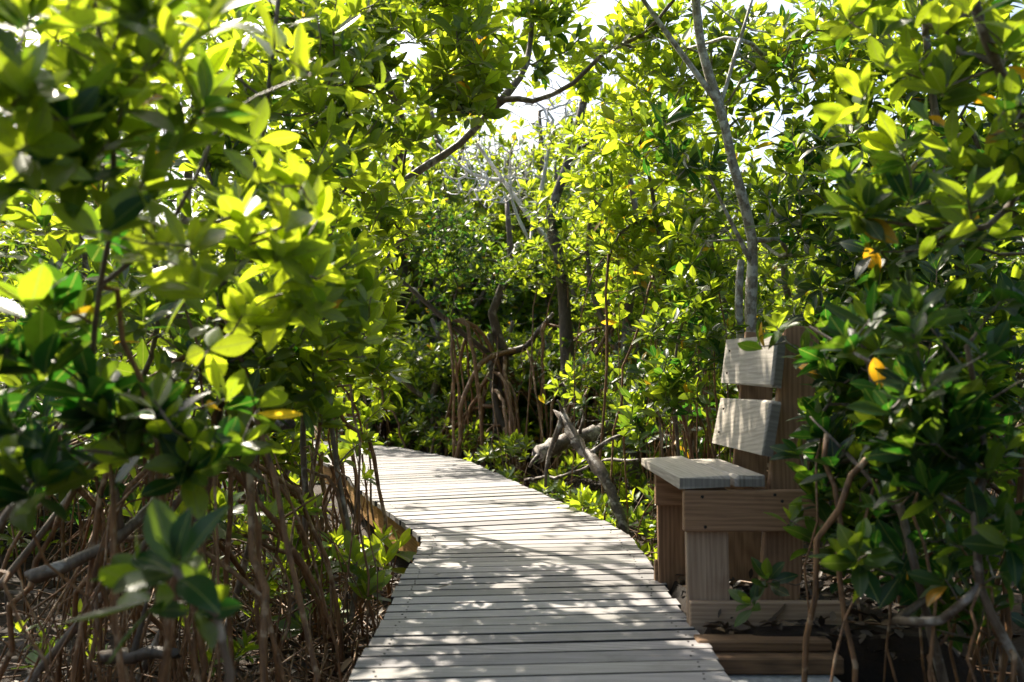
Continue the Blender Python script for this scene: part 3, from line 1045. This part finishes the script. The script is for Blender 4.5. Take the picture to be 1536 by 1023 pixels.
# --- right side
make_tree('mangrove_bush', 'dark glossy mangrove bush crowding the near side of the bench', 'bush',
          [([G(1.28, 2.75), P(1385, 900, 2.6), P(1350, 760, 2.7), P(1320, 620, 2.8), P(1290, 500, 2.9)], 0.018, 0.007),
           ([G(1.55, 2.5), P(1470, 880, 2.4), P(1480, 700, 2.4), P(1450, 520, 2.4)], 0.016, 0.007),
           ([P(1345, 930, 2.55), P(1410, 930, 2.45), P(1470, 880, 2.4)], 0.012, 0.012),
           ([P(1390, 585, 2.5), P(1300, 540, 2.7), P(1215, 490, 2.95)], 0.007, 0.004),
           ([P(1350, 770, 2.7), P(1270, 680, 2.85), P(1215, 625, 2.95)], 0.007, 0.004)],
          [(P(1325, 520, 2.95), (.22, .25, .18), 34, .12), (P(1430, 540, 2.4), (.26, .26, .22), 36, .16), (P(1330, 660, 2.9), (.20, .22, .16), 22, .08),
           (P(1460, 730, 2.35), (.22, .25, .20), 26, .12), (P(1350, 800, 2.6), (.18, .2, .12), 10, .15), (P(1500, 900, 2.5), (.2, .2, .15), 8, .15), (P(1290, 570, 3.0), (.09, .12, .16), 16, .12), (P(1380, 620, 3.1), (.4, .25, .3), 60, .08), (P(1310, 800, 3.1), (.16, .14, .16), 16, .06), (P(1420, 820, 3.0), (.35, .25, .2), 34, .06), (P(1238, 600, 3.22), (.06, .08, .26), 16, .1), (P(1225, 740, 3.2), (.06, .08, .12), 7, .1)],
          leaf=0.095, lod=0, seed=21, roots=(16, -.1, .7, .4, .006, .012), slim=.44,
          tips_extra=[(P(1152, 868, 3.15), (-.2, -.5, .7), .12), (P(1125, 905, 3.12), (-.4, -.4, .5), .15), (P(1185, 780, 3.2), (0, -.2, .9), .5), (P(1165, 490, 3.25), (-.3, -.1, .8), .5),
                      (P(1140, 520, 3.25), (-.8, -.2, .5), .3), (P(1200, 680, 3.2), (-.3, -.3, .6), .1), (P(1205, 530, 3.2), (-.5, -.2, .7), .25)])
make_tree('mangrove_tree', 'near mangrove dropping bright blurred leaves from the upper right corner', 'tree',
          [([G(2.0, 2.9), P(1640, 560, 2.9), P(1560, 250, 2.7), P(1480, 60, 2.5), P(1440, -60, 2.4)], 0.030, 0.012),
           ([P(1560, 250, 2.7), P(1480, 340, 2.5), P(1400, 340, 2.5), P(1300, 330, 2.6)], 0.010, 0.004)],
          [(P(1430, 110, 2.45), (.28, .30, .24), 26, .58), (P(1330, 40, 2.7), (.22, .3, .16), 16, .6), (P(1300, 300, 2.7), (.18, .25, .10), 14, .30), (P(1490, 280, 2.4), (.16, .25, .16), 20, .45), (P(1400, 330, 3.0), (.3, .3, .25), 30, .2), ((1.5, 2.9, 2.5), (1.0, 1.1, .4), 150, .4)],  # broad crown overhead is out of view, added to darken the bush below
          leaf=0.10, lod=0, seed=22, dying=.02, roots=(8, .0, 1.0, .4, .008, .014))
make_tree('grey_barked_tree', 'pale grey forked trunk rising behind the bench back', 'tree',
          [([G(1.33, 5.3), P(1135, 640, 5.25), P(1126, 470, 5.2), P(1128, 360, 5.2), P(1098, 240, 5.1), P(1078, 155, 5.05), P(1052, 70, 5.0), P(1038, -60, 4.9)], 0.038, 0.020),
           ([P(1078, 155, 5.05), P(1022, 80, 5.0), P(965, 0, 4.95), P(930, -60, 4.9)], 0.018, 0.009),
           ([P(1128, 395, 5.2), P(1085, 310, 5.1), P(1055, 245, 5.0)], 0.015, 0.006),
           ([P(1080, 160, 5.05), P(1110, 60, 5.1), P(1140, -40, 5.2)], 0.012, 0.007),
           ([G(1.27, 5.22), P(1118, 620, 5.2), P(1108, 460, 5.15), P(1112, 390, 5.15)], 0.024, 0.020)],
          [(P(1015, 215, 4.7), (.18, .3, .2), 24, .22), (P(1195, 130, 5.9), (.55, .6, .48), 140, .5), (P(1120, 30, 5.9), (.60, .5, .32), 80, .6),
           (P(1250, 300, 5.4), (.45, .5, .5), 130, .38), (P(975, 120, 5.9), (.42, .45, .34), 90, .72), (P(1090, 330, 6.0), (.4, .4, .4), 60, .5)],
          leaf=0.105, lod=1, seed=23, bark='pale_bark', roots=(8, .1, .9, .4, .008, .014))
make_tree('mangrove_tree', 'dense many-stemmed mangrove filling the right behind the bush', 'tree',
          [([G(2.3, 4.8), P(1450, 620, 4.7), P(1440, 400, 4.7), P(1400, 150, 4.7), P(1380, -50, 4.7)], 0.030, 0.014),
           ([G(1.9, 4.9), P(1350, 600, 4.9), P(1375, 330, 4.9), P(1400, 150, 4.9)], 0.022, 0.010),
           ([G(2.7, 4.4), P(1620, 500, 4.4), P(1530, 340, 4.3), P(1460, 200, 4.3)], 0.040, 0.016)],
          [(P(1350, 300, 4.7), (.6, .6, .5), 170, .35), (P(1450, 140, 4.9), (.6, .6, .45), 160, .5), (P(1330, 500, 4.6), (.5, .5, .35), 130, .35), (P(1480, 470, 4.2), (.5, .5, .4), 130, .35), (P(1300, 60, 5.2), (.5, .5, .4), 110, .6), (P(1400, 640, 4.4), (.7, .5, .3), 130, .2), (P(1330, 780, 4.5), (.5, .4, .25), 50, .15), (P(1480, 820, 3.9), (.5, .4, .3), 60, .15)],
          leaf=0.105, lod=1, seed=24, roots=(26, .1, 1.2, .6, .008, .016))
make_tree('mangrove_tree', 'slim yellow-green mangrove with hanging brown aerial roots past the bench', 'tree',
          [([G(1.35, 7.0), P(1030, 600, 7.0), P(1000, 430, 7.0), P(975, 270, 6.9), P(950, 180, 6.9)], 0.026, 0.012),
           ([P(985, 320, 6.95), P(930, 350, 6.9), P(910, 400, 6.9)], 0.012, 0.006)],
          [(P(985, 230, 7.0), (.62, .6, .52), 220, .82), (P(935, 400, 7.2), (.30, .5, .40), 60, .8), (P(1010, 480, 6.6), (.30, .45, .40), 60, .45), (P(1030, 330, 6.6), (.35, .5, .3), 60, .55), (P(1060, 640, 7.0), (.5, .5, .3), 50, .4)],
          leaf=0.108, lod=1, seed=25, roots=(34, .3, 1.9, .35, .005, .011), dying=.03)
make_tree('mangrove_bush', 'leafy low mangrove just past the far end of the bench', 'bush',
          [([G(1.0, 5.4), P(1020, 700, 5.4), P(1010, 560, 5.4), P(1025, 480, 5.4)], 0.014, 0.007), ([G(.92, 5.6), P(990, 640, 5.6), P(985, 540, 5.6)], 0.010, 0.006)],
          [(P(1040, 520, 5.3), (.24, .3, .32), 60, .3), (P(985, 610, 5.6), (.16, .3, .26), 34, .42), (P(1060, 450, 5.8), (.2, .3, .3), 34, .3)],
          leaf=0.10, lod=1, seed=26, roots=(16, .0, .9, .25, .005, .010))

# --- centre, beyond the bend
make_tree('dark_mangrove', 'gnarled dark mangrove with low crooked limbs at the end of the view', 'tree',
          [([P(752, 668, 11.2), P(748, 600, 11.2), P(756, 530, 11.2), P(738, 470, 11.1), P(765, 400, 11.1), P(760, 300, 11.2)], 0.085, 0.025),
           ([P(752, 545, 11.2), P(700, 505, 11.0), P(640, 455, 10.8), P(575, 395, 10.6)], 0.042, 0.014),
           ([P(756, 530, 11.2), P(790, 520, 11.2), P(805, 500, 11.1), P(830, 470, 11.0)], 0.045, 0.02),
           ([P(785, 690, 10.9), P(745, 610, 11.1), P(735, 500, 11.1)], 0.05, 0.035)],
          [(P(655, 400, 10.7), (.80, .8, .62), 280, .26), (P(740, 400, 11.6), (.6, .6, .4), 90, .2), (P(600, 330, 10.8), (.7, .7, .5), 160, .35)],
          leaf=0.082, lod=2, seed=31, bark='dark_bark', seg=.2, tip_r=.003, roots=(38, .1, 1.5, 1.0, .010, .026), per=(7, 11))
make_tree('mangrove_tree', 'straight dark trunk under a sunny green crown right of the gnarled tree', 'tree',
          [([P(856, 668, 9.8), P(854, 600, 9.8), P(848, 480, 9.8), P(838, 380, 9.8), P(826, 325, 9.8), P(858, 225, 9.8), P(885, 110, 9.8)], 0.080, 0.035)],
          [(P(915, 350, 10.3), (.58, .6, .50), 180, .82), (P(805, 405, 9.6), (.34, .4, .22), 50, .7), (P(920, 200, 10), (.6, .6, .4), 170, .85), (P(900, 235, 10.8), (.6, .5, .3), 90, .85), (P(930, 500, 10.6), (.42, .5, .4), 90, .7), (P(930, 560, 10.8), (.4, .4, .3), 40, .6)],
          leaf=0.095, lod=2, seed=32, bark='dark_bark', seg=.2, tip_r=.003, roots=(44, .2, 1.9, .8, .008, .016))
make_tree('dead_tree', 'leafless bleached tree with a spray of pale twigs beyond the bend', 'tree',
          [([P(858, 660, 10.5), P(850, 480, 10.5), P(838, 385, 10.45), P(800, 335, 10.4), P(765, 285, 10.4), P(715, 215, 10.4)], 0.045, 0.020),
           ([P(798, 345, 10.4), P(815, 270, 10.3), P(830, 180, 10.3)], 0.03, 0.012), ([P(755, 270, 10.4), P(710, 262, 10.3), P(655, 215, 10.3)], .022, .008),
           ([P(795, 365, 10.4), P(768, 300, 10.3), P(765, 230, 10.3)], .02, .008)],
          [(P(745, 260, 10.3), (.55, .4, .40), 210, 0), (P(825, 170, 10.4), (.45, .4, .4), 90, 0), (P(768, 385, 10.3), (.12, .2, .22), 9, 0)],
          bark='dead_bark', foliage=False, seed=33, seg=.15, tip_r=.0065, zmin=1.4)
make_tree('dead_tree', 'bare twiggy treetop thin against the bright sky gap', 'tree',
          [([P(930, 650, 15.5), P(920, 300, 15.5), P(900, 120, 15.5), P(880, 40, 15.5)], 0.07, 0.02)],
          [(P(900, 110, 15.3), (1.0, .8, .8), 110, 0)], bark='dead_bark', foliage=False, seed=34, seg=.2, tip_r=.006, zmin=2.2)

# --- the far thicket: five kinds of tree, copied round the bend and, out of view, around the camera
FAR = []
FAR_LAB = [('sunlit round-crowned mangrove in the far thicket', .80), ('mid-green many-stemmed mangrove in the far thicket', .55),
           ('darker close-leaved mangrove in the far thicket', .28), ('tall yellow-green mangrove in the far thicket', .9), ('low bushy mangrove hugging the mud in the far thicket', .6)]
for k, (lab, hue) in enumerate(FAR_LAB):
    hgt = (2.9, 3.1, 3.0, 3.7, 1.3)[k]
    cz = hgt * 0.66
    stems = [([np.array((0, 100, -.3)), np.array((.1, 100.05, cz * .5)), np.array((-.05, 100, cz)), np.array((.1, 100.1, hgt))], .055, .02),
             ([np.array((.05, 100, cz * .35)), np.array((.5, 100.2, cz * .8)), np.array((.7, 100.1, cz * 1.2))], .035, .015),
             ([np.array((0, 100, cz * .3)), np.array((-.5, 99.8, cz * .7)), np.array((-.8, 99.7, cz * 1.1))], .03, .015)]
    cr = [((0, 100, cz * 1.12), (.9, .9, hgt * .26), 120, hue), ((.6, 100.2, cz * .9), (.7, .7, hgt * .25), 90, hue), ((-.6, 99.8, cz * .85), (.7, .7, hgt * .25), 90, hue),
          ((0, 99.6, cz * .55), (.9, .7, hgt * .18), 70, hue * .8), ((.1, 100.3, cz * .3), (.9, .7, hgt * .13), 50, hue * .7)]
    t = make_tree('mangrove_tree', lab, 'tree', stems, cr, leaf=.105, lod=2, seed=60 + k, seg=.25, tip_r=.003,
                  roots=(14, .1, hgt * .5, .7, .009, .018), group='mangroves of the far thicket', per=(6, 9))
    FAR.append(t)
rng = random.Random(8)
spots = []
rows = [(12.6, (-4.2, 0.2), 1.5), (13.2, (1.0, 4.5), 1.4), (9.0, (1.4, 5.0), 1.35), (11.0, (1.7, 6.0), 1.5), (8.6, (-6.5, -2.6), 1.4), (10.6, (-7.0, -3.9), 1.5), (7.0, (2.6, 5.0), 1.3), (6.8, (-5.5, -3.6), 1.3),
        (15.0, (-7, 7.5), 1.25), (16.2, (-7, 7.5), 1.4), (17.5, (-8.5, 9.5), 1.5), (20.5, (-10, 11), 1.6), (24, (-12, 13), 1.8), (5.6, (3.4, 4.5), 1.2), (4.6, (-4.4, -3.2), 1.3), (12.0, (1.4, 5), 1.5)]
LOW = [(x, y) for y, xa, xb, st in ((12.4, -1.2, 3.0, .9), (13.6, -1.9, 3.5, .9), (10.2, .6, 3.0, .9), (8.2, 1.3, 3.0, .9), (7.4, -4.2, -1.9, .9), (9.2, -5.0, -2.6, .9), (14.6, -4, 3, 1.1)) for x in np.arange(xa, xb, st)]
spots += [(-.9, 15.6), (.2, 16.4), (1.1, 15.4), (-1.9, 16.6), (-3.2, -.6), (2.7, .4), (-1.9, -2.8), (2.1, -3.2), (.2, -5.0), (3.6, 2.2), (-3.6, 1.6), (1.9, -.9), (-1.4, -4.2), (1.2, -4.6), (2.6, 1.6)]  # spots around the camera: unseen trees added to darken the scene
for y, (xa, xb), st in rows:
    x = xa
    while x <= xb:
        spots.append((x + rng.uniform(-.4, .4), y + rng.uniform(-.5, .5)))
        x += st
used = [False] * 5
for x, y, *low in spots + [(a + rng.uniform(-.35, .35), b + rng.uniform(-.4, .4), 1) for a, b in LOW]:
    l, r = edge_at(LEFT, y), edge_at(RIGHT, y)
    if y < 14.5 and l - 1.45 < x < r + 1.15: continue
    px = 768 + x / max(y, .1) * FOC
    k = rng.choice((0, 1, 2, 3, 0, 1))
    if 640 < px < 1000 and y > 11.5: k = rng.choice((0, 4, 1, 0))
    if low: k = 4
    o = FAR[k] if not used[k] else copy_tree(FAR[k])
    used[k] = True
    o.location = (x, y, ground_z(x, y) - .05 if abs(x) < 30 else GZ)
    o.rotation_euler = (0, 0, rng.uniform(0, 6.28))
    s = rng.uniform(.85, 1.15)
    if 540 < px < 1020 and y > 14.3 and not low: s *= 1.58 if px < 900 else 1.35
    o.scale = (s, s, s * rng.uniform(.92, 1.08))
for k in range(5):
    if not used[k]:
        FAR[k].location = (3.2 + k * .4, 12.0, GZ)

# --- young plants on the mud
SEED = []
for k in range(5):
    rg = np.random.default_rng(80 + k)
    h = (.22, .32, .16, .42, .27)[k]
    c0 = np.array((0, 200.0, 0))
    tips = []
    for j in range((2, 4, 2, 5, 3)[k]):
        a = rg.uniform(0, 6.28)
        rr_ = h * rg.uniform(.1, .55)
        tips.append((c0 + np.array((math.cos(a) * rr_, math.sin(a) * rr_, h * rg.uniform(.6, 1.0))), (math.cos(a) * .4, math.sin(a) * .4, .9), rg.uniform(.25, .8)))
    s = make_tree('mangrove_seedling', 'small bright-leaved mangrove seedling in the undergrowth beside the boardwalk', 'seedling',
                  [([c0 + np.array((0, 0, -.05)), c0 + np.array((.01, 0, h * .35)), c0 + np.array((0, .01, h * .6))], .005, .004)], [],
                  tips_extra=tips, leaf=.095, lod=1, seed=80 + k, seg=.06, tip_r=.0018, zmin=-1, group='seedlings along the boardwalk', slim=.40, per=(6, 9))
    SEED.append(s)
rng = random.Random(21)
sp = []
for _ in range(95):                                   # right of the bend
    y = rng.uniform(6.0, 12.8)
    x = edge_at(RIGHT, y) + .14 + abs(rng.gauss(0, .55))
    sp.append((x, y))
for _ in range(26):
    y = rng.uniform(11.8, 14)
    sp.append((rng.uniform(-3, 1.5), y))
for _ in range(30):                                   # among the roots on the left
    y = rng.uniform(3.6, 9)
    sp.append((edge_at(LEFT, y) - .25 - abs(rng.gauss(0, .8)), y))
sp += [(-.86, 4.55), (-.80, 4.75), (-.98, 4.7), (-.72, 4.5), (.80, 6.1), (.68, 6.4), (.95, 5.9)]
usedS = [False] * 5
for x, y in sp:
    if edge_at(LEFT, y) - .1 < x < edge_at(RIGHT, y) + .1 and y < 14: continue
    k = rng.randrange(5)
    o = SEED[k] if not usedS[k] else copy_tree(SEED[k])
    usedS[k] = True
    o.location = (x, y, ground_z(x, y) - .04)
    o.rotation_euler = (rng.uniform(-.15, .15), rng.uniform(-.15, .15), rng.uniform(0, 6.28))
    s = rng.uniform(.8, 1.35)
    o.scale = (s, s, s)

# ------------------------------------------------------------------ fallen wood
def log(name, label, cat, pts, r0, r1, stubs, seed, mat='log'):
    rg = np.random.default_rng(seed)
    ln = smooth_line(pts, .06)
    ln[1:-1] += rg.normal(0, .008, (len(ln) - 2, 3))
    tb = Tubes()
    tb.add(ln, np.linspace(r0, r1, len(ln)) * (1 + rg.normal(0, .14, len(ln))), 11, .15, seed, r0 * 2.2)
    o = link(name, tb.mesh(name, M[mat]))
    tag(o, label, cat)
    for f, d, l, r in stubs:
        p = ln[int(f * (len(ln) - 1))]
        t2 = Tubes()
        d = unit(np.array(d, float))
        c = bez(p, p + d * l * .3, p + d * l * .6 + rg.normal(0, .1, 3) * l, p + d * l + np.array((0, 0, -.12 * l)), 7)
        t2.add(c, np.linspace(r, r * .35, 8), 6, .07, seed + 1)
        link('branch_stub', t2.mesh('branch_stub', M[mat]), o)
    return o


log('driftwood_log', 'lichen-spotted broken log leaning down towards the boardwalk', 'log', [P(845, 625, 6.9), P(875, 675, 6.7), P(905, 715, 6.5), P(935, 790, 6.3)], .040, .034,
    [(.05, (-.3, -.2, -1), .45, .03), (.45, (.8, 0, .5), .35, .02), (.0, (-.2, 0, .6), .14, .02)], 91)
log('driftwood_log', 'thick grey fallen log lying across behind the leaning one', 'log', [P(815, 678, 7.6), P(870, 655, 7.8), P(930, 640, 8.0), P(1010, 605, 8.4)], .062, .04,
    [(.3, (0, -.5, .8), .3, .018), (.6, (.4, -.6, .5), .4, .016), (.1, (-.6, -.3, -.4), .25, .03)], 92)
log('fallen_branch', 'forked grey dead branch lying low between the seedlings', 'branch', [P(790, 720, 8.2), P(850, 712, 7.6), P(905, 690, 7.2), P(955, 690, 7.0)], .014, .008,
    [(.5, (.5, -.3, .5), .4, .008), (.7, (.3, .2, .8), .3, .007)], 93)
log('driftwood_log', 'mottled dead limb slanting through the left stilt roots', 'log', [P(60, 862, 3.0), P(190, 800, 3.1), P(270, 715, 3.3), P(350, 640, 3.5)], .019, .014,
    [(.4, (-.1, -.2, .9), .25, .014), (.7, (.7, -.2, .4), .3, .012)], 94, 'bark')
log('driftwood_log', 'short broken stump end jutting out among the left stems', 'log', [P(280, 655, 4.4), P(350, 640, 4.35), P(418, 636, 4.3)], .035, .034, [(.5, (0, -.2, 1), .12, .012)], 95)
log('fallen_branch', 'long thin stick sloping from the left thicket to the mud', 'branch', [P(300, 640, 3.2), P(380, 740, 3.3), P(440, 830, 3.4), P(500, 940, 3.5)], .011, .008, [(.5, (.6, 0, .5), .2, .006)], 96, 'root')
log('driftwood_log', 'dark rotting log lying on the mud in the lower left', 'log', [P(165, 985, 3.0), P(205, 982, 2.95), P(250, 980, 2.9)], .022, .020, [(.6, (.2, 0, 1), .2, .012)], 97, 'dark_bark')

# loose sticks and dead leaves on the mud: nobody could count them
rg = np.random.default_rng(101)
tb = Tubes()
for _ in range(2400):
    if rg.random() < .75:
        y = rg.uniform(2.3, 7.5); x = edge_at(LEFT, y) - .05 - abs(rg.normal(0, .9))
    else:
        y = rg.uniform(2.6, 10); x = edge_at(RIGHT, y) + .08 + abs(rg.normal(0, .7))
        if .5 < x < 1.2 and 3.3 < y < 4.3: continue
    z = ground_z(x, y)
    l = rg.uniform(.06, .38) if rg.random() < .9 else rg.uniform(.4, .9)
    d = rg.normal(0, 1, 3); d[2] = abs(d[2]) * .45; d = unit(d)
    p = np.array((x, y, z - .01))
    q = p + d * l
    if edge_at(LEFT, q[1]) - .03 < q[0] < edge_at(RIGHT, q[1]) + .03: continue
    r_ = rg.uniform(.002, .006)
    tb.add([p, p + d * l * .5 + rg.normal(0, .012, 3), q], [r_, r_ * .9, r_ * .6], 4)
tag(link('twig_litter', tb.mesh('twig_litter', M['root'])), 'brown broken twigs and root ends scattered over the mud', 'twigs', kind='stuff')
n = 5200
O = np.zeros((n, 3))
for i in range(n):
    u_ = rg.random()
    if u_ < .45:
        y = rg.uniform(2.2, 8); x = edge_at(LEFT, y) - .03 - abs(rg.normal(0, .9))
    elif u_ < .92:
        y = rg.uniform(2.3, 12); x = edge_at(RIGHT, y) + .06 + abs(rg.normal(0, .8))
    else:
        y = rg.uniform(3.28, 4.5); x = rg.uniform(.66, 1.5)
    O[i] = (x, y, ground_z(x, y) + rg.uniform(.004, .03))
D = rg.normal(0, 1, (n, 3)); D[:, 2] *= .25; D = unit(D)
NN = rg.normal(0, .45, (n, 3)); NN[:, 2] += 1; NN = NN - D * (NN * D).sum(1, keepdims=True); NN = unit(NN)
L = rg.uniform(.025, .075, n)
tint = np.stack([np.clip(rg.normal(.4, .25, n), 0, 1), rg.random(n), np.zeros(n)], 1)
tag(link('leaf_litter', leaves_mesh('leaf_litter', O, D, NN, L, L * .22, rg.normal(0, .3, n), rg.uniform(0, .6, n), tint, 2, M['dry'])),
    'dead brown mangrove leaves strewn over the mud', 'dead leaves', kind='stuff')


def one_leaf(name, label, p, d, nn, l, tint, bend=.1, fold=.3, mat='dry'):
    d = unit(np.array(d, float)); nn = np.array(nn, float); nn = unit(nn - d * np.dot(nn, d))
    me = leaves_mesh(name, np.array([p]), d[None], nn[None], np.array([l]), np.array([l * .24]), np.array([bend]), np.array([fold]), np.array([tint]), 0, M[mat])
    tag(link(name, me), label, 'leaf')


one_leaf('fallen_leaf', 'little reddish leaf lying on the boardwalk planks', P(655, 880, 4.02) * np.array((1, 1, 0)) + np.array((0, 0, .006)), (1, .15, 0), (0, 0, 1), .05, (.55, .5, 0), -.15)
one_leaf('fallen_leaf', 'tiny dark curled leaf farther along the boardwalk planks', P(650, 864, 4.27) * np.array((1, 1, 0)) + np.array((0, 0, .006)), (1, -.3, 0), (0, 0, 1), .035, (.1, .5, 0), -.2)
one_leaf('fallen_leaf', 'large tan curled leaf on the mud by the near left boardwalk edge', P(505, 1012, 3.72), (.7, -.2, .35), (-.2, -.5, .8), .10, (1, .5, 0), -.35, .7)


t = next(o for o in COL.objects if o.name.startswith('mangrove_tree') and 'upper right corner' in o.get('label', ''))
d = unit(np.array((.9, .1, -.25))); nn = np.array((.1, -.7, .6)); nn = unit(nn - d * np.dot(nn, d))
me = leaves_mesh('dying_leaf', P(1390, 176, 2.6)[None], d[None], nn[None], np.array([.075]), np.array([.022]), np.array([.2]), np.array([.3]), np.array([(.5, .6, 1.0)]), 0, M['leaf'])
o = link('dying_leaf', me, t)
o['label'] = 'orange dying leaf among the green ones'
